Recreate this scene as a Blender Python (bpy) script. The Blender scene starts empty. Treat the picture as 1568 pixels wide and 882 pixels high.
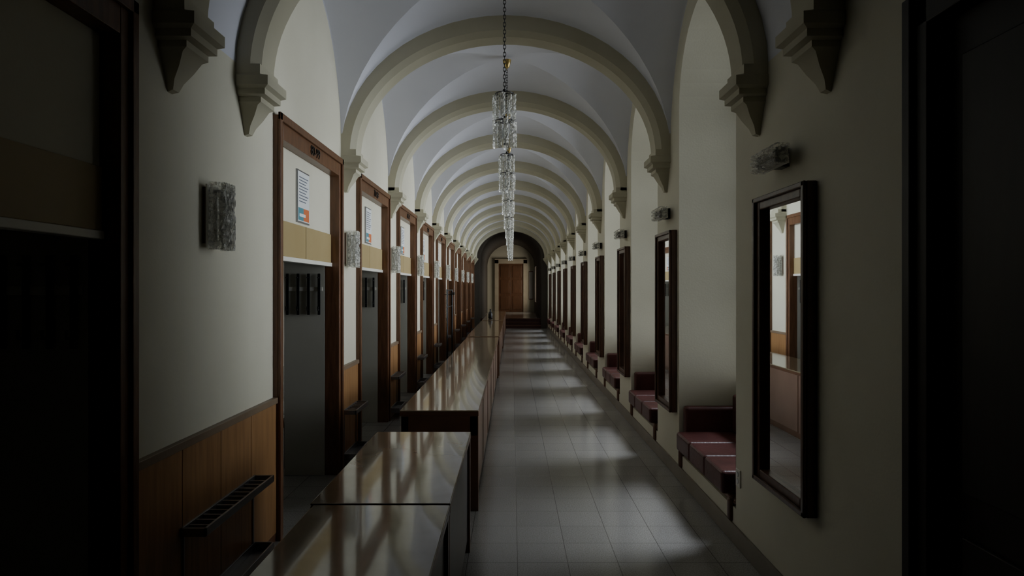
import bpy, math, random
from math import sin, cos, pi, radians
from mathutils import Vector
random.seed(4)
WL, WR, CX, H = -1.65, 1.53, -0.06, 1.75
P = 2.4
Z0 = 3.07

# ------------------------------------------------------------ materials
def base(name, col, rough=0.5, metal=0.0, noise=None, bump=0.0, bscale=40, spec=0.5, trans=0.0, coat=0.0, stretch=None, c2=None, bdist=.01):
    m = bpy.data.materials.new(name); m.use_nodes = True
    nt = m.node_tree; n = nt.nodes; l = nt.links
    b = n["Principled BSDF"]
    b.inputs["Base Color"].default_value = (*col, 1)
    b.inputs["Roughness"].default_value = rough
    b.inputs["Metallic"].default_value = metal
    b.inputs["Specular IOR Level"].default_value = spec
    b.inputs["Transmission Weight"].default_value = trans
    b.inputs["Coat Weight"].default_value = coat
    tc = n.new("ShaderNodeTexCoord"); mp = n.new("ShaderNodeMapping")
    l.new(tc.outputs["Object"], mp.inputs["Vector"])
    if stretch: mp.inputs["Scale"].default_value = stretch
    if c2 is not None:
        t = n.new("ShaderNodeTexNoise"); t.inputs["Scale"].default_value = noise or 3
        t.inputs["Detail"].default_value = 6
        r = n.new("ShaderNodeValToRGB")
        r.color_ramp.elements[0].position = 0.35; r.color_ramp.elements[1].position = 0.65
        r.color_ramp.elements[0].color = (*col, 1); r.color_ramp.elements[1].color = (*c2, 1)
        l.new(mp.outputs[0], t.inputs["Vector"]); l.new(t.outputs["Fac"], r.inputs["Fac"])
        l.new(r.outputs["Color"], b.inputs["Base Color"])
    if bump > 0:
        t2 = n.new("ShaderNodeTexNoise"); t2.inputs["Scale"].default_value = bscale
        bp = n.new("ShaderNodeBump"); bp.inputs["Strength"].default_value = bump
        bp.inputs["Distance"].default_value = bdist
        l.new(mp.outputs[0], t2.inputs["Vector"]); l.new(t2.outputs["Fac"], bp.inputs["Height"])
        l.new(bp.outputs[0], b.inputs["Normal"])
    return m

WALL = base("cream_plaster", (.62,.595,.475), .75, c2=(.66,.635,.515), noise=1.5, bump=.08, bscale=60)
VAULT = base("white_vault_plaster", (.65,.66,.73), .8, c2=(.69,.70,.77), noise=1.2, bump=.05)
RIB = base("rib_plaster", (.45,.425,.31), .7, c2=(.49,.465,.35), noise=2)
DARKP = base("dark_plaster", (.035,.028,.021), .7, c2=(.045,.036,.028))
GREY = base("grey_paint", (.50,.49,.42), .6, c2=(.54,.53,.46), noise=2)
FRAMEW = base("dark_walnut", (.105,.045,.02), .33, c2=(.17,.078,.036), noise=5, stretch=(6,6,.8), bump=.1)
MIRFR = base("mirror_frame_walnut", (.065,.028,.015), .33, c2=(.10,.045,.024), noise=5, stretch=(6,6,.8), bump=.1)
PANELW = base("wainscot_oak", (.30,.15,.06), .38, c2=(.40,.215,.09), noise=4, stretch=(9,9,.7))
CAPW = base("wainscot_cap", (.20,.14,.09), .4, c2=(.25,.18,.12))
TAN = base("tan_panel", (.36,.27,.12), .5, c2=(.40,.31,.15), noise=2)
WHITEP = base("white_trim", (.75,.73,.66), .4, c2=(.72,.70,.63))
BLACK = base("black_metal", (.012,.012,.013), .35, metal=.3)
STEEL = base("brushed_steel", (.35,.35,.36), .35, metal=.9, bump=.05)
LEATH = base("red_leather", (.065,.020,.018), .42, c2=(.095,.030,.026), noise=5, bump=.25, bscale=35, spec=.4)
MIRR = base("mirror_glass", (.86,.88,.88), .015, metal=1.0)
CTOP = base("counter_marble", (.20,.145,.085), .10, c2=(.26,.195,.125), noise=3, coat=.35)
CEDGE = base("counter_edge", (.10,.045,.025), .3, c2=(.14,.065,.035), noise=5)
CSIDE = base("counter_laminate", (.13,.12,.12), .35, c2=(.15,.14,.14))
CSIDE2 = base("counter_brown_laminate", (.20,.12,.085), .35, c2=(.23,.14,.10))
BASEB = base("stone_skirting", (.17,.145,.11), .4, c2=(.21,.18,.14))
BRASS = base("brass", (.55,.40,.14), .3, metal=.9)
PAPER = base("paper", (.72,.74,.74), .6)
INK = base("ink", (.12,.14,.18), .6)
ORNG = base("orange_print", (.6,.16,.05), .6)
TEAL = base("teal_print", (.08,.25,.30), .6)
REDC = base("red_carpet", (.05,.016,.014), .8, c2=(.065,.02,.018))
BRDOOR = base("door_brown", (.09,.04,.018), .4, c2=(.125,.056,.027), noise=4, stretch=(6,6,.8))
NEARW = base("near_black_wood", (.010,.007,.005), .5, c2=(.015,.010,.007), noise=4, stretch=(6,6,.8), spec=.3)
STONE = base("pale_stone", (.42,.36,.27), .6, c2=(.47,.41,.31))
LIGHTW = base("light_window_frame", (.6,.58,.5), .4)

# cast "ice" glass: clear patches alternating with frosted, light-scattering ridges
GLASS = bpy.data.materials.new("ice_glass"); GLASS.use_nodes=True
nt=GLASS.node_tree; n=nt.nodes; l=nt.links; n.remove(n["Principled BSDF"])
tc=n.new("ShaderNodeTexCoord")
nz=n.new("ShaderNodeTexNoise"); nz.inputs["Scale"].default_value=48; nz.inputs["Detail"].default_value=3
l.new(tc.outputs["Object"],nz.inputs["Vector"])
bp=n.new("ShaderNodeBump"); bp.inputs["Strength"].default_value=.8; bp.inputs["Distance"].default_value=.02
l.new(nz.outputs["Fac"],bp.inputs["Height"])
df=n.new("ShaderNodeBsdfDiffuse"); df.inputs["Color"].default_value=(.92,.91,.84,1)
tl=n.new("ShaderNodeBsdfTranslucent"); tl.inputs["Color"].default_value=(.95,.94,.86,1)
tp=n.new("ShaderNodeBsdfTransparent"); tp.inputs["Color"].default_value=(.93,.94,.92,1)
gl=n.new("ShaderNodeBsdfGlossy"); gl.inputs["Roughness"].default_value=.08
l.new(bp.outputs[0],gl.inputs["Normal"]); l.new(bp.outputs[0],df.inputs["Normal"])
m1=n.new("ShaderNodeMixShader"); m1.inputs[0].default_value=.5
l.new(df.outputs[0],m1.inputs[1]); l.new(tl.outputs[0],m1.inputs[2])
rp=n.new("ShaderNodeMapRange"); rp.inputs["From Min"].default_value=.42; rp.inputs["From Max"].default_value=.58
rp.inputs["To Min"].default_value=.15; rp.inputs["To Max"].default_value=.85
l.new(nz.outputs["Fac"],rp.inputs["Value"])
m2_=n.new("ShaderNodeMixShader"); l.new(rp.outputs[0],m2_.inputs[0]); l.new(m1.outputs[0],m2_.inputs[1]); l.new(tp.outputs[0],m2_.inputs[2])
fr=n.new("ShaderNodeFresnel"); fr.inputs["IOR"].default_value=1.7; l.new(bp.outputs[0],fr.inputs["Normal"])
m3_=n.new("ShaderNodeMixShader"); l.new(fr.outputs[0],m3_.inputs[0]); l.new(m2_.outputs[0],m3_.inputs[1]); l.new(gl.outputs[0],m3_.inputs[2])
l.new(m3_.outputs[0],n["Material Output"].inputs["Surface"])

# floor
FLOOR = bpy.data.materials.new("floor_tiles"); FLOOR.use_nodes = True
nt = FLOOR.node_tree; n = nt.nodes; l = nt.links; b = n["Principled BSDF"]
geo = n.new("ShaderNodeNewGeometry"); mp = n.new("ShaderNodeMapping"); mp.inputs["Location"].default_value = (-.035+3.2, 3.2, 0)
l.new(geo.outputs["Position"], mp.inputs["Vector"])
br = n.new("ShaderNodeTexBrick"); br.offset = 0; br.squash = 1
br.inputs["Scale"].default_value = 1; br.inputs["Brick Width"].default_value = .32; br.inputs["Row Height"].default_value = .32
br.inputs["Mortar Size"].default_value = .0026; br.inputs["Mortar Smooth"].default_value = .1
br.inputs["Color1"].default_value = (.35,.345,.33,1); br.inputs["Color2"].default_value = (.32,.315,.30,1)
br.inputs["Mortar"].default_value = (.14,.135,.125,1)
l.new(mp.outputs[0], br.inputs["Vector"])
ns = n.new("ShaderNodeTexNoise"); ns.inputs["Scale"].default_value = 120; ns.inputs["Detail"].default_value = 2
l.new(geo.outputs["Position"], ns.inputs["Vector"])
rr = n.new("ShaderNodeValToRGB"); rr.color_ramp.elements[0].position=.35; rr.color_ramp.elements[1].position=.6
rr.color_ramp.elements[0].color=(.68,.66,.62,1); rr.color_ramp.elements[1].color=(1,1,1,1)
l.new(ns.outputs["Fac"], rr.inputs["Fac"])
mx = n.new("ShaderNodeMix"); mx.data_type='RGBA'; mx.blend_type='MULTIPLY'; mx.inputs["Factor"].default_value=1
l.new(br.outputs["Color"], mx.inputs["A"]); l.new(rr.outputs["Color"], mx.inputs["B"])
l.new(mx.outputs["Result"], b.inputs["Base Color"])
b.inputs["Roughness"].default_value=.20
b.inputs["Specular IOR Level"].default_value=.7

# ------------------------------------------------------------ mesh builder
class MB:
    def __init__(s): s.v=[]; s.f=[]; s.m=[]; s.sm=[]; s.mats=[]
    def add(s, vs, fs, mat, smooth=False):
        o=len(s.v); s.v+=[tuple(p) for p in vs]
        if mat not in s.mats: s.mats.append(mat)
        k=s.mats.index(mat)
        for f in fs: s.f.append([o+i for i in f]); s.m.append(k); s.sm.append(smooth)
    def box(s,x0,x1,y0,y1,z0,z1,mat):
        v=[(x,y,z) for z in (z0,z1) for y in (y0,y1) for x in (x0,x1)]
        s.add(v,[(0,2,3,1),(4,5,7,6),(0,1,5,4),(2,6,7,3),(0,4,6,2),(1,3,7,5)],mat)
    def prism(s,poly,axis,a,b,mat,smooth=False):
        n=len(poly)
        def P3(p,t):
            return {'x':(t,p[0],p[1]),'y':(p[0],t,p[1]),'z':(p[0],p[1],t)}[axis]
        v=[P3(p,a) for p in poly]+[P3(p,b) for p in poly]
        s.add(v,[tuple(range(n))[::-1],tuple(range(n,2*n))],mat)
        s.add(v,[(i,(i+1)%n,n+(i+1)%n,n+i) for i in range(n)],mat,smooth)
    def cyl(s,c,r,h,mat,axis='z',seg=16,r2=None):
        r2 = r if r2 is None else r2
        v=[];
        for k,(t,q) in enumerate(((0,r),(h,r2))):
            for i in range(seg):
                a=2*pi*i/seg; p=(q*cos(a),q*sin(a))
                d={'z':(p[0],p[1],t),'y':(p[0],t,p[1]),'x':(t,p[0],p[1])}[axis]
                v.append((c[0]+d[0],c[1]+d[1],c[2]+d[2]))
        s.add(v,[tuple(range(seg))[::-1],tuple(range(seg,2*seg))],mat)
        s.add(v,[(i,(i+1)%seg,seg+(i+1)%seg,seg+i) for i in range(seg)],mat,True)
    def torus(s,c,R,r,mat,plane='xy',sy=1.0,S=14,T=6):
        v=[];f=[]
        for i in range(S):
            a=2*pi*i/S
            for j in range(T):
                t=2*pi*j/T; rad=R+r*cos(t)
                p=(rad*cos(a),rad*sin(a)*sy,r*sin(t))
                if plane=='xz': p=(p[0],p[2],p[1])
                if plane=='yz': p=(p[2],p[0],p[1])
                v.append((c[0]+p[0],c[1]+p[1],c[2]+p[2]))
                f.append((i*T+j,((i+1)%S)*T+j,((i+1)%S)*T+(j+1)%T,i*T+(j+1)%T))
        s.add(v,f,mat,True)
    def lathe(s,prof,c,mat,seg=20):
        v=[];f=[];n=len(prof)
        for i in range(seg):
            a=2*pi*i/seg
            for r,z in prof: v.append((c[0]+r*cos(a),c[1]+r*sin(a),c[2]+z))
        for i in range(seg):
            for j in range(n-1):
                f.append((i*n+j,((i+1)%seg)*n+j,((i+1)%seg)*n+j+1,i*n+j+1))
        s.add(v,f,mat,True)
    def obj(s,name,loc=(0,0,0),bevel=0,seg=2,rec=True):
        me=bpy.data.meshes.new(name); me.from_pydata(s.v,[],s.f)
        for m in s.mats: me.materials.append(m)
        me.polygons.foreach_set("material_index",s.m); me.polygons.foreach_set("use_smooth",s.sm)
        me.update()
        import bmesh
        if rec:
            bm=bmesh.new(); bm.from_mesh(me); bmesh.ops.recalc_face_normals(bm,faces=bm.faces); bm.to_mesh(me); bm.free()
        o=bpy.data.objects.new(name,me); bpy.context.scene.collection.objects.link(o); o.location=loc
        if bevel:
            md=o.modifiers.new("bevel",'BEVEL'); md.width=bevel; md.segments=seg; md.limit_method='ANGLE'
            md.harden_normals=False
        return o
def dup(o,loc):
    c=o.copy(); c.name=o.name.split('.')[0]; c.location=loc; bpy.context.scene.collection.objects.link(c); return c

# ------------------------------------------------------------ layout
ribs=[3.15,4.05]+[6.45+P*i for i in range(10)]   # last = 28.05
YEND=28.05
doors=[1.1]+[4.51+P*i for i in range(10)]
niches=[(4.46+P*i,5.98+P*i) for i in range(10)]
TH=.45

# floor
m=MB(); m.box(-5.2,2.8,-1.5,YEND+.25,-.1,0,FLOOR); m.obj("floor")
# left wall
m=MB(); DW=1.7
y=-1.5
for d in doors:
    m.box(WL-TH,WL,y,d+.06,0,4.9,WALL)
    m.box(WL-TH,WL,d+.06,d+DW-.06,2.9,4.9,WALL)
    y=d+DW-.06
m.box(WL-TH,WL,y,YEND+.1,0,4.9,WALL)
m.obj("wall_left")
# right wall with arched niches
m=MB(); XO=2.55; R=.76; ZS=3.38
y=-1.5
m.box(WR,XO,y,.80,0,4.9,WALL); m.box(WR,XO,.80,2.40,2.75,4.9,WALL); m.box(2.2,XO,.80,2.40,0,2.75,WALL)
y=2.40
for a,b_ in niches:
    m.box(WR,XO,y,a,0,4.9,WALL)
    c=(a+b_)/2; r=(b_-a)/2; N=20
    pts=[(c-r*cos(pi*i/N),ZS+r*sin(pi*i/N)) for i in range(N+1)]
    for i in range(N):
        p,q=pts[i],pts[i+1]
        v=[(x,*t) for x in (WR,XO) for t in (p,q,(q[0],4.9),(p[0],4.9))]
        m.add(v,[(0,1,2,3),(4,7,6,5)],WALL); m.add(v,[(0,4,5,1)],WALL,False)
    m.box(WR,XO,a,b_,0,.24,WALL)      # sill base beneath bench
    m.box(2.12,XO,a,b_,.24,.85,WALL)  # parapet
    y=b_
m.box(WR,XO,y,YEND+.1,0,4.9,WALL)
m.obj("wall_right",rec=False)
m=MB(); m.box(-2.1,2.55,-1.6,-1.5,0,4.9,NEARW); m.obj("wall_back")  # unseen wall; near-black colour put in to dim the camera end
# cloakroom shell
m=MB(); m.box(-5.2,-5.1,-1.5,YEND,0,3.2,GREY); m.box(-5.1,WL-TH,-1.5,YEND,3.1,3.2,GREY)
m.box(-5.1,WL-TH,-1.5,-1.4,0,3.1,GREY); m.box(-5.1,WL-TH,YEND-.1,YEND,0,3.1,GREY)
m.obj("wall_cloakroom")

# vault
m=MB()
def bay(y0,y1,groin=True,N=28,mat=None):
    mat=mat or VAULT
    c=(y0+y1)/2; h=(y1-y0)/2; a=1.592; bb=1.30
    v=[]
    for j in range(N+1):
        ph=-pi/2+pi*j/N
        for i in range(N+1):
            th=-pi/2+pi*i/N
            k=max(cos(th),cos(ph)) if groin else cos(th)
            z=Z0+bb*k+(.09*cos(ph)*cos(th) if groin else 0)
            v.append((CX+a*sin(th),c+h*sin(ph),z))
    f=[]
    for j in range(N):
        for i in range(N):
            A=j*(N+1)+i;B=A+1;C=B+N+1;D=A+N+1
            if (i<N/2)==(j<N/2): f+=[(A,B,C),(A,C,D)]
            else: f+=[(A,B,D),(B,C,D)]
    m.add(v,f,mat,True)
rw=.14
bay(-1.5,.6,mat=DARKP); bay(.6,ribs[0]-rw,mat=DARKP); bay(ribs[0]+rw,ribs[1]-rw,False)  # first two bays: shade put into the colour, darkening the near zone
for i in range(1,len(ribs)-1): bay(ribs[i]+rw,ribs[i+1]-rw)
o=m.obj("ceiling",rec=False)
o.data.set_sharp_from_angle(angle=radians(12))
m=MB(); m.box(-2.1,2.55,-1.6,38,4.9,5.0,WALL); m.obj("ceiling_roof_slab")

# rib
m=MB(); N=48
prof=[(.3,-.15),(.05,-.15),(.035,-.135),(0,-.10),(0,.10),(.035,.135),(.05,.15),(.3,.15)]
v=[]
for i in range(N+1):
    th=-pi/2+pi*i/N
    for r,yy in prof:
        v.append((CX+(1.455+r)*sin(th),yy,Z0-.02+(1.14+r)*cos(th)))
n_=len(prof); f=[]
for i in range(N):
    for j in range(n_-1): f.append((i*n_+j,i*n_+j+1,(i+1)*n_+j+1,(i+1)*n_+j))
m.add(v,f,RIB,True)
# corbels
lev=[(3.09,.145,.15),(3.03,.145,.15),(3.02,.195,.16),(2.965,.195,.16),(2.95,.168,.135),(2.915,.168,.135),(2.905,.135,.11),(2.875,.135,.11),(2.86,.11,.095),(2.80,.08,.07),(2.745,.045,.045),(2.70,.03,.028),(2.69,.0,.02)]
for sx,wx in ((1,WL),(-1,WR)):
    v=[];f=[]
    for z,p,w in lev:
        v+=[(wx-sx*.02,-w,z),(wx+sx*p,-w,z),(wx+sx*p,w,z),(wx-sx*.02,w,z)]
    for i in range(len(lev)-1):
        for j in range(3): f.append((i*4+j,i*4+j+1,i*4+4+j+1,i*4+4+j))
    f.append((0,1,2,3))
    m.add(v,f,RIB,False)
rib=m.obj("vault_rib_arch",(0,ribs[0],0)); rib.data.set_sharp_from_angle(angle=radians(35))
for yy in ribs[1:]: dup(rib,(0,yy,0))

# baseboard + windows
m=MB(); m.box(WR-.015,WR,2.5,YEND,0,.13,BASEB); m.obj("baseboard_right",bevel=.004)
m=MB()
def win(m):
    x0,x1=2.30,2.36; r=.76; N=20
    m.box(x0,x1,-r,-r+.06,.85,ZS,LIGHTW); m.box(x0,x1,r-.06,r,.85,ZS,LIGHTW)
    m.box(x0,x1,-r,r,.85,.92,LIGHTW); m.box(x0,x1,-r,r,ZS-.03,ZS+.03,LIGHTW)
    m.box(x0,x1,-.03,.03,.85,ZS+r-.02,LIGHTW)
    for z in (1.7,2.55): m.box(x0+.01,x1-.01,-r,r,z-.015,z+.015,LIGHTW)
    for i in range(N):
        a,b2=pi*i/N,pi*(i+1)/N
        q=[(-q_*cos(t),ZS+q_*sin(t)) for q_,t in ((r,a),(r,b2),(r-.06,b2),(r-.06,a))]
        m.prism(q,'x',x0,x1,LIGHTW)
win(m)
w=m.obj("window_1",(0,(niches[0][0]+niches[0][1])/2,0))
for i,(a,b_) in enumerate(niches[1:]):
    c=dup(w,(0,(a+b_)/2,0)); c.name="window_%d"%(i+2)

def area(name,loc,rot,sx,sy,e,col,spread=180):
    L=bpy.data.lights.new(name,'AREA'); L.shape='RECTANGLE'; L.size=sx; L.size_y=sy; L.energy=e; L.color=col
    L.spread=radians(spread)
    o=bpy.data.objects.new(name,L); o.location=loc; o.rotation_euler=rot
    bpy.context.scene.collection.objects.link(o); return o
for i,(a,b_) in enumerate(niches):
    e,sp={0:(24,66),1:(30,70)}.get(i,(42,80))
    area("window_daylight",(2.52,(a+b_)/2,2.45),(0,radians(90),0),3.1,1.45,e,(.88,.94,1.0),sp)
S=bpy.data.lights.new("soft_sun",'SUN'); S.energy=3.1; S.angle=radians(17); S.color=(.84,.90,1.0)
so=bpy.data.objects.new("soft_sun",S); bpy.context.scene.collection.objects.link(so)
so.rotation_euler=Vector((-cos(radians(62)),-.12,-sin(radians(62)))).to_track_quat('-Z','Y').to_euler()
so.location=(8,14,14)

# ------------------------------------------------------------ cloakroom door surrounds
def door_mesh():
    m=MB(); f=.105; x0=WL-.10; x1=WL+.035
    for (a,b2) in ((0,f),(DW-f,DW)):
        m.box(x0,x1,a,b2,0,2.95,FRAMEW)
        m.box(x1,x1+.018,a+(.0 if a==0 else .06),b2-(.06 if a==0 else 0),0,2.97,FRAMEW)
    m.box(x0,x1,f,DW-f,2.80,2.95,FRAMEW)
    m.box(x1,x1+.018,0,DW,2.915,2.97,FRAMEW)
    # transom infill
    m.box(WL-.09,WL-.05,f,DW-f,2.25,2.80,WALL)
    m.box(WL-.08,WL-.04,f,DW/2-.008,1.985,2.25,TAN); m.box(WL-.08,WL-.04,DW/2+.008,DW-f,1.985,2.25,TAN)
    m.box(WL-.085,WL-.045,DW/2-.008,DW/2+.008,1.985,2.25,WHITEP)
    m.box(WL-.09,WL-.03,f,DW-f,1.95,1.985,WHITEP)
    # jamb linings
    m.box(WL-TH-.03,x0,.055,f,0,2.8,GREY); m.box(WL-TH-.03,x0,DW-f,DW-.055,0,2.8,GREY)
    m.box(WL-TH-.03,WL-.09,f,DW-f,1.99,2.02,GREY)
    # row of separate black coat hangers on the far jamb
    yj=DW-f
    m.box(WL-.46,WL-.12,yj-.008,yj,1.72,1.76,WHITEP)
    for k in range(4):
        xx=WL-.15-.098*k
        m.box(xx-.013,xx+.013,yj-.022,yj-.008,1.50,1.885,BLACK)
        m.box(xx-.006,xx+.006,yj-.06,yj-.022,1.54,1.552,BLACK); m.box(xx-.006,xx+.006,yj-.06,yj-.05,1.552,1.58,BLACK)
        m.box(xx-.006,xx+.006,yj-.06,yj-.022,1.84,1.852,BLACK)
    return m
d0=door_mesh().obj("cloakroom_doorway",(0,doors[0],0),bevel=.004)
for yy in doors[1:]: dup(d0,(0,yy,0))
# posters
m=MB()
m.box(0,.012,0,.31,0,.42,STEEL); m.box(.012,.015,.012,.298,.012,.408,PAPER)
for k in range(9): m.box(.015,.0155,.04,.27-.03*(k%3),.36-.024*k,.368-.024*k,INK)
m.box(.015,.0155,.02,.15,.02,.12,TEAL); m.box(.015,.0155,.15,.29,.02,.12,ORNG); m.box(.015,.0156,.05,.2,.05,.075,PAPER)
p0=m.obj("notice_poster",(WL-.05,doors[1]+.62,2.27))
for yy in doors[2:8]: dup(p0,(WL-.05,yy+.62,2.27))
for k,yy in enumerate(doors[1:6]):
    cu=bpy.data.curves.new("door_number_sign",'FONT'); cu.body="%d-%d"%(80-10*k,99-10*k); cu.size=.11; cu.extrude=.004; cu.align_x='CENTER'
    o=bpy.data.objects.new("door_number_sign",cu); o.location=(WL+.037,yy+.85,2.825); o.rotation_euler=(radians(90),0,radians(90))
    cu.materials.append(BLACK); bpy.context.scene.collection.objects.link(o)

# wainscot in gaps
gaps=[(2.8,4.51)]+[(doors[i]+DW,doors[i+1]) for i in range(1,10)]
def wains(L,nb):
    m=MB(); w=L/nb
    for k in range(nb): m.box(WL,WL+.022,k*w+.002,(k+1)*w-.002,.06,.955,PANELW)
    m.box(WL,WL+.018,0,L,0,.06,CEDGE)
    m.box(WL,WL+.008,0,L,.06,.955,CEDGE)
    m.box(WL,WL+.035,0,L,.955,.995,CAPW)
    return m
w1=wains(1.71,4).obj("trim_wainscot",(0,2.8,0),bevel=.003)
w2=wains(gaps[1][1]-gaps[1][0],2).obj("trim_wainscot",(0,gaps[1][0],0),bevel=.003)
for g in gaps[2:]: dup(w2,(0,g[0],0))
# umbrella racks
def rack(L):
    m=MB(); x0=WL+.022; x1=WL+.15
    for z in (.56,):
        m.box(x0,x0+.012,0,L,z-.03,z+.012,STEEL); m.box(x1-.012,x1,0,L,z-.03,z+.012,STEEL)
        m.box(x0,x1,0,.015,z-.03,z+.012,STEEL); m.box(x0,x1,L-.015,L,z-.03,z+.012,STEEL)
        k=.07
        while k<L-.04: m.box(x0,x1,k,k+.012,z-.025,z+.004,STEEL); k+=.075
    m.box(x0,x1,0,L,.09,.10,STEEL); m.box(x0,x0+.01,0,L,.10,.15,STEEL); m.box(x1-.01,x1,0,L,.10,.15,STEEL)
    m.box(x0,x1,0,.01,.10,.15,STEEL); m.box(x0,x1,L-.01,L,.10,.15,STEEL)
    for yy in (.02,L-.03): m.box(x0,x0+.01,yy,yy+.01,0,.56,STEEL)
    return m
r1=rack(.92).obj("umbrella_rack",(0,3.2,0),bevel=.002)
r2=rack(.54).obj("umbrella_rack",(0,gaps[1][0]+.08,0),bevel=.002)
for g in gaps[2:]: dup(r2,(0,g[0]+.08,0))

# ------------------------------------------------------------ glass fittings
def ice_panel(m,p0,p1,width_dir,half,nrm,depth,nu=8,nv=16,jt=.006):
    v=[];f=[]
    for j in range(nv+1):
        t=j/nv
        for i in range(nu+1):
            a=-pi/2+pi*i/nu
            jit=random.uniform(-jt,jt)
            w=half*sin(a)*1.0; d=depth*cos(a)+jit*(1 if 0<i<nu else 0)
            v.append(tuple(p0[k]+(p1[k]-p0[k])*t+width_dir[k]*w+nrm[k]*d for k in range(3)))
    W=nu+1
    for j in range(nv):
        for i in range(nu): f.append((j*W+i,j*W+i+1,j*W+W+i+1,j*W+W+i))
    m.add(v,f,GLASS,False)
m=MB()
m.box(WL,WL+.02,-.07,.07,1.99,2.29,CEDGE)
m.box(WL+.02,WL+.027,-.075,.075,1.965,2.305,WHITEP)  # added white reflector plate, with tubes below, to brighten the glass
m.cyl((WL+.055,-.035,2.0),.012,.26,WHITEP,seg=10); m.cyl((WL+.055,.035,2.0),.012,.26,WHITEP,seg=10)
for k in (-1.5,-.5,.5,1.5):
    ice_panel(m,(WL+.085,k*.036,1.955),(WL+.085,k*.036,2.315),(0,1,0),.019,(1,0,0),.036)
for s_ in (-1,1):   # glass side pieces wrapping back to the wall plate
    ice_panel(m,(WL+.058,s_*.066,1.955),(WL+.058,s_*.066,2.315),(1,0,0),.026,(0,s_,0),.018,6,16,.004)
for z in (2.0,2.27): m.box(WL+.03,WL+.09,-.065,.065,z-.004,z+.004,STEEL)
s0=m.obj("wall_sconce",(0,3.55,0),rec=False)
for g in gaps[1:]: dup(s0,(0,(g[0]+g[1])/2-.06,0))
m=MB()
m.box(WR-.05,WR,-.05,.05,2.42,2.52,BLACK)
m.box(WR-.06,WR-.05,-.15,.15,2.42,2.52,WHITEP)  # added white reflector behind the lamp glass, catching light
m.cyl((WR-.085,-.14,2.47),.012,.28,WHITEP,axis='y',seg=10)
for k in (-1,0,1):
    ice_panel(m,(WR-.10,-.17,2.47+k*.038),(WR-.10,.17,2.47+k*.038),(0,0,1),.020,(-1,0,0),.04)
for y_ in (-.165,.165):
    ice_panel(m,(WR-.08,y_,2.415),(WR-.08,y_,2.525),(1,0,0),.03,(0,-1 if y_<0 else 1,0),.01,6,6,.003)
for y_ in (-.13,.13): m.box(WR-.11,WR-.06,y_-.004,y_+.004,2.43,2.51,STEEL)
s1=m.obj("mirror_lamp",(0,3.65,0),rec=False)
mir_y=[(3.27,3.97)]+[(6.05+P*i,6.67+P*i) for i in range(9)]
for a,b_ in mir_y[1:]: dup(s1,(0,(a+b_)/2,0))

# chandelier: two tiers of separate cast-glass pieces on dark rings
m=MB()
for ti,(z0_,z1_,rr_) in enumerate(((0,.20,.076),(.215,.405,.074))):
    for k in range(9):
        a=2*pi*k/9+.35*ti; nx,ny=cos(a),sin(a)
        dz=.014*((k+ti)%2)
        ice_panel(m,(nx*rr_,ny*rr_,z0_+dz),(nx*rr_,ny*rr_,z1_+dz),(-ny,nx,0),.021,(nx,ny,0),.022,6,12,.006)
        m.cyl((nx*rr_,ny*rr_,z1_+dz-.004),.0035,.02,BLACK,seg=6)
for z in (.212,.43): m.torus((0,0,z),.072,.0045,BLACK,S=20)
for z in (.212,.43):
    for k in range(3):
        a=2*pi*k/3; c_,s_=cos(a),sin(a)
        m.add([(-.003*s_,.003*c_,z-.003),(.003*s_,-.003*c_,z-.003),(.072*c_+.003*s_,.072*s_-.003*c_,z-.003),(.072*c_-.003*s_,.072*s_+.003*c_,z-.003),
               (-.003*s_,.003*c_,z+.003),(.003*s_,-.003*c_,z+.003),(.072*c_+.003*s_,.072*s_-.003*c_,z+.003),(.072*c_-.003*s_,.072*s_+.003*c_,z+.003)],
              [(0,1,2,3),(4,7,6,5),(0,4,5,1),(1,5,6,2),(2,6,7,3),(3,7,4,0)],BLACK)
m.cyl((0,0,.02),.008,.44,BLACK,seg=8)
for z in (.07,.27):
    for k in range(3):
        a=2*pi*k/3+.4
        m.cyl((.03*cos(a),.03*sin(a),z),.010,.08,PAPER,seg=8)
m.cyl((0,0,.437),.014,.03,BLACK,seg=10)
z=.478; k=0
while z<1.46:
    m.torus((0,0,z),.011,.0028,BLACK,plane='xz' if k%2 else 'yz',sy=1.7,S=10,T=5); z+=.030; k+=1
m.cyl((0,0,1.42),.006,.10,BRASS,seg=8)
m.lathe([(0.008,0),(.03,.02),(.045,.07),(.05,.10)],(0,0,1.44),BRASS)
ch=m.obj("crystal_chandelier",(CX,(ribs[1]+ribs[2])/2,2.88),rec=False)
for i in range(2,len(ribs)-1): dup(ch,(CX,(ribs[i]+ribs[i+1])/2,2.88))

# ------------------------------------------------------------ mirrors
def mirror(L):
    m=MB(); z0,z1=.595,2.29; f=.075; a,b2=WR-.055,WR
    for (p,q) in ((0,f),(L-f,L)):
        m.box(a,b2,p,q,z0,z1,MIRFR)
        m.box(a-.018,a,p+(.0 if p==0 else .045),q-(.045 if p==0 else .0),z0,z1,MIRFR)
    for (p,q) in ((z0,z0+f),(z1-f,z1)):
        m.box(a,b2,f,L-f,p,q,MIRFR)
        m.box(a-.018,a,0,L,p+(.0 if p==z0 else .045),q-(.045 if p==z0 else 0),MIRFR)
    m.box(b2-.022,b2-.003,f-.005,L-f+.005,z0+f-.005,z1-f+.005,MIRR)
    return m
mo=mirror(.70).obj("wall_mirror",(0,3.27,0),bevel=.006)
m2=mirror(.62).obj("wall_mirror",(0,mir_y[1][0],0),bevel=.006)
for a,b_ in mir_y[2:]: dup(m2,(0,a,0))
m=MB(); m.box(WR-.01,WR,-.04,.04,-.06,.06,WHITEP); m.cyl((WR-.014,0,-.02),.018,.006,PAPER,axis='x'); m.cyl((WR-.014,0,.025),.018,.006,PAPER,axis='x')
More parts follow.
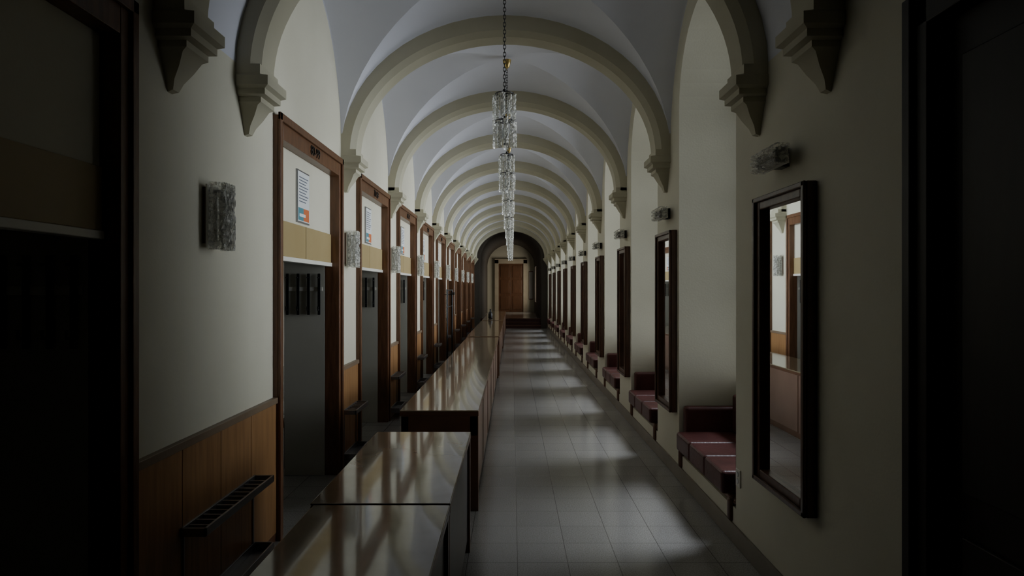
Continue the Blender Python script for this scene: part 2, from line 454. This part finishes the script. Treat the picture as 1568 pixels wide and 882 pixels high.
m.obj("wall_socket",(0,4.40,.47),bevel=.003)

# ------------------------------------------------------------ benches
def bench(L):
    m=MB(); n=3; w=(L-.24)/n
    m.box(1.53,2.1,.02,L-.02,.245,.30,CEDGE)
    for k in range(n):
        y0=.12+k*w
        m.box(1.47,1.99,y0+.003,y0+w-.003,.30,.465,LEATH)
        m.box(1.97,2.10,y0+.003,y0+w-.003,.46,.80,LEATH)
    m.box(1.56,2.1,.012,.118,.30,.68,LEATH); m.box(1.56,2.1,L-.118,L-.012,.30,.68,LEATH)
    for yy in (.06,L-.12): m.box(1.50,1.56,yy,yy+.06,.13,.30,CEDGE)
    return m
NL=1.52
b0=bench(NL).obj("leather_bench",(0,niches[0][0],0),bevel=.03,seg=4)
for a,b_ in niches[1:]: dup(b0,(0,a,0))

# ------------------------------------------------------------ counters
def counter(L,x0,x1,side,panel=True):
    m=MB(); t=.79
    m.box(x0,x1,0,L,t-.012,t,CTOP)
    m.box(x0,x1,.0,L,t-.045,t-.012,CEDGE)
    m.box(x0+.05,x1-.02,.02,L-.02,.08,t-.045,side)
    m.box(x0+.07,x1-.05,.06,L-.06,0,.08,CEDGE)
    m.box(x0+.01,x1-.005,.0,.04,t-.20,t-.045,CEDGE)
    m.box(x1-.07,x1-.002,.0,.05,0,t-.045,CEDGE); m.box(x1-.07,x1-.002,L-.05,L,0,t-.045,CEDGE)
    m.box(x0+.01,x0+.07,.0,.05,0,t-.045,CEDGE); m.box(x0+.01,x0+.07,L-.05,L,0,t-.045,CEDGE)
    k=1.2
    while k<L-.3: m.box(x1-.021,x1-.014,k,k+.02,.08,t-.045,CEDGE); k+=1.2
    return m
counter(3.3,-.88,-.275,CSIDE).obj("cloakroom_counter",(0,-.41,0),bevel=.004)
counter(1.45,-.90,-.275,CSIDE).obj("cloakroom_counter",(0,2.91,0),bevel=.004)
counter(7.6,-.88,-.262,CSIDE2).obj("cloakroom_counter",(0,5.12,0),bevel=.004)
counter(6.0,-.90,-.25,CSIDE2).obj("cloakroom_counter",(0,13.0,.0),bevel=.004)
counter(7.5,-.90,-.25,CSIDE2).obj("cloakroom_counter",(0,19.4,.0),bevel=.004)
m=MB(); m.lathe([(0,0),(.06,0),(.07,.03),(.07,.14),(.05,.19),(.025,.22),(.022,.29),(.03,.30),(0,.30)],(0,0,0),BLACK)
m.obj("dark_vase",(-.68,20.5,.79))
# freestanding coat rack behind the counters
m=MB()
for y_ in (0,1.1):
    m.cyl((0,y_,0),.02,1.72,BLACK,seg=10); m.box(-.18,.18,y_-.02,y_+.02,0,.03,BLACK)
m.cyl((0,0,1.70),.015,1.1,BLACK,axis='y',seg=8); m.cyl((0,0,1.35),.012,1.1,BLACK,axis='y',seg=8)
for k in range(8):
    m.box(-.07,.07,.1+.13*k,.112+.13*k,1.60,1.615,BLACK); m.box(.06,.07,.1+.13*k,.112+.13*k,1.60,1.66,BLACK)
m.obj("coat_rack",(-1.35,13.6,0))

# chair in the cloakroom
m=MB()
m.box(-.21,.21,-.21,.21,.43,.49,LEATH)
for x in (-.19,.17):
    for y in (-.19,.17): m.box(x,x+.025,y,y+.025,0,.43 if y<0 else .86,BLACK)
m.box(-.2,.2,.175,.20,.62,.86,LEATH)
o=m.obj("red_chair",(-2.36,6.1,0),bevel=.01); o.rotation_euler=(0,0,radians(90))

# near right dark door
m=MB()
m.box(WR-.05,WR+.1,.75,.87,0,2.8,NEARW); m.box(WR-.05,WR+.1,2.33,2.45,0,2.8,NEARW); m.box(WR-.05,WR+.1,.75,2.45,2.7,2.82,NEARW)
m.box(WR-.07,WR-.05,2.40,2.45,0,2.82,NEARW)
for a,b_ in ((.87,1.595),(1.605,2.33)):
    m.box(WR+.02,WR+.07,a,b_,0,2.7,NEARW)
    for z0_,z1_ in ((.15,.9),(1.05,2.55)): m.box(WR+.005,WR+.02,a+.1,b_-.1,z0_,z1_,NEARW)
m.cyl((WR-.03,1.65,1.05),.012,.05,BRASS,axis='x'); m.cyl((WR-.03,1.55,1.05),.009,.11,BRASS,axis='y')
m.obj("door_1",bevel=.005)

# ------------------------------------------------------------ far end
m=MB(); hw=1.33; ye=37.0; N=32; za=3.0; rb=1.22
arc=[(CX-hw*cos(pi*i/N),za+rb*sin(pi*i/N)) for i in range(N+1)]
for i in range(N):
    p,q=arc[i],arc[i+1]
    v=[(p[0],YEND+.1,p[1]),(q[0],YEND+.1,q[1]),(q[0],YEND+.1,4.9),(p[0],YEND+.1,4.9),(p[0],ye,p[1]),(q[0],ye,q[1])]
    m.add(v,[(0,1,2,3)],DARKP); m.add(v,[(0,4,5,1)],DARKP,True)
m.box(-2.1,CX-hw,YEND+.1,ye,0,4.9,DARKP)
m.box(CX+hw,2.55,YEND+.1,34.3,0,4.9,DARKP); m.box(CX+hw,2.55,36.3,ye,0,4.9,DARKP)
m.box(CX+hw,2.55,34.3,36.3,0,1.0,DARKP); m.box(CX+hw,2.55,34.3,36.3,2.9,4.9,DARKP)  # made-up side opening that lets the added end fill in
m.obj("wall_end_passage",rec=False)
m=MB(); m.box(-2.1,2.55,ye,ye+.1,0,4.9,WALL); m.obj("wall_end")
m=MB()
for k in range(3): m.box(CX-hw,CX+hw,28.3+.35*k,28.65+.35*k,0,.13*(k+1),REDC); m.box(CX-hw,CX+hw,28.29+.35*k,28.33+.35*k,.13*(k+1)-.02,.13*(k+1)+.004,CEDGE)
m.obj("entrance_steps")
m=MB(); m.box(CX-hw,CX+hw,29.35,ye,.29,.39,FLOOR); m.obj("floor_upper")
m=MB()
m.box(-.98,-.76,ye-.12,ye,.39,3.35,STONE); m.box(.64,.86,ye-.12,ye,.39,3.35,STONE); m.box(-.98,.86,ye-.12,ye,3.13,3.40,STONE)
for a,b_ in ((-.76,-.065),(-.055,.64)):
    m.box(a,b_,ye-.07,ye-.02,.39,3.13,BRDOOR)
    for z0_,z1_ in ((.55,1.3),(1.45,2.2),(2.35,3.0)): m.box(a+.1,b_-.1,ye-.09,ye-.07,z0_,z1_,BRDOOR)
m.obj("door_2",bevel=.008)
m=MB(); m.box(.95,1.2,ye-.03,ye,1.1,2.7,FRAMEW); m.box(.98,1.17,ye-.035,ye-.03,1.14,2.66,PAPER); m.obj("framed_notice_board")
area("window_daylight_end",(1.9,35.3,1.95),(0,radians(90),0),1.8,1.8,60,(1,.90,.74))  # added fill lamp for the end wall, behind a made-up opening

# ------------------------------------------------------------ world + camera
w=bpy.data.worlds.new("World"); bpy.context.scene.world=w; w.use_nodes=True
bg=w.node_tree.nodes["Background"]; bg.inputs["Color"].default_value=(.6,.75,1,1); bg.inputs["Strength"].default_value=.05
cam=bpy.data.cameras.new("camera"); cam.lens=22.96; cam.sensor_width=36; cam.clip_start=.02; cam.clip_end=200
co=bpy.data.objects.new("camera",cam); co.location=(0,0,H); co.rotation_euler=(radians(90),0,0)
bpy.context.scene.collection.objects.link(co); bpy.context.scene.camera=co
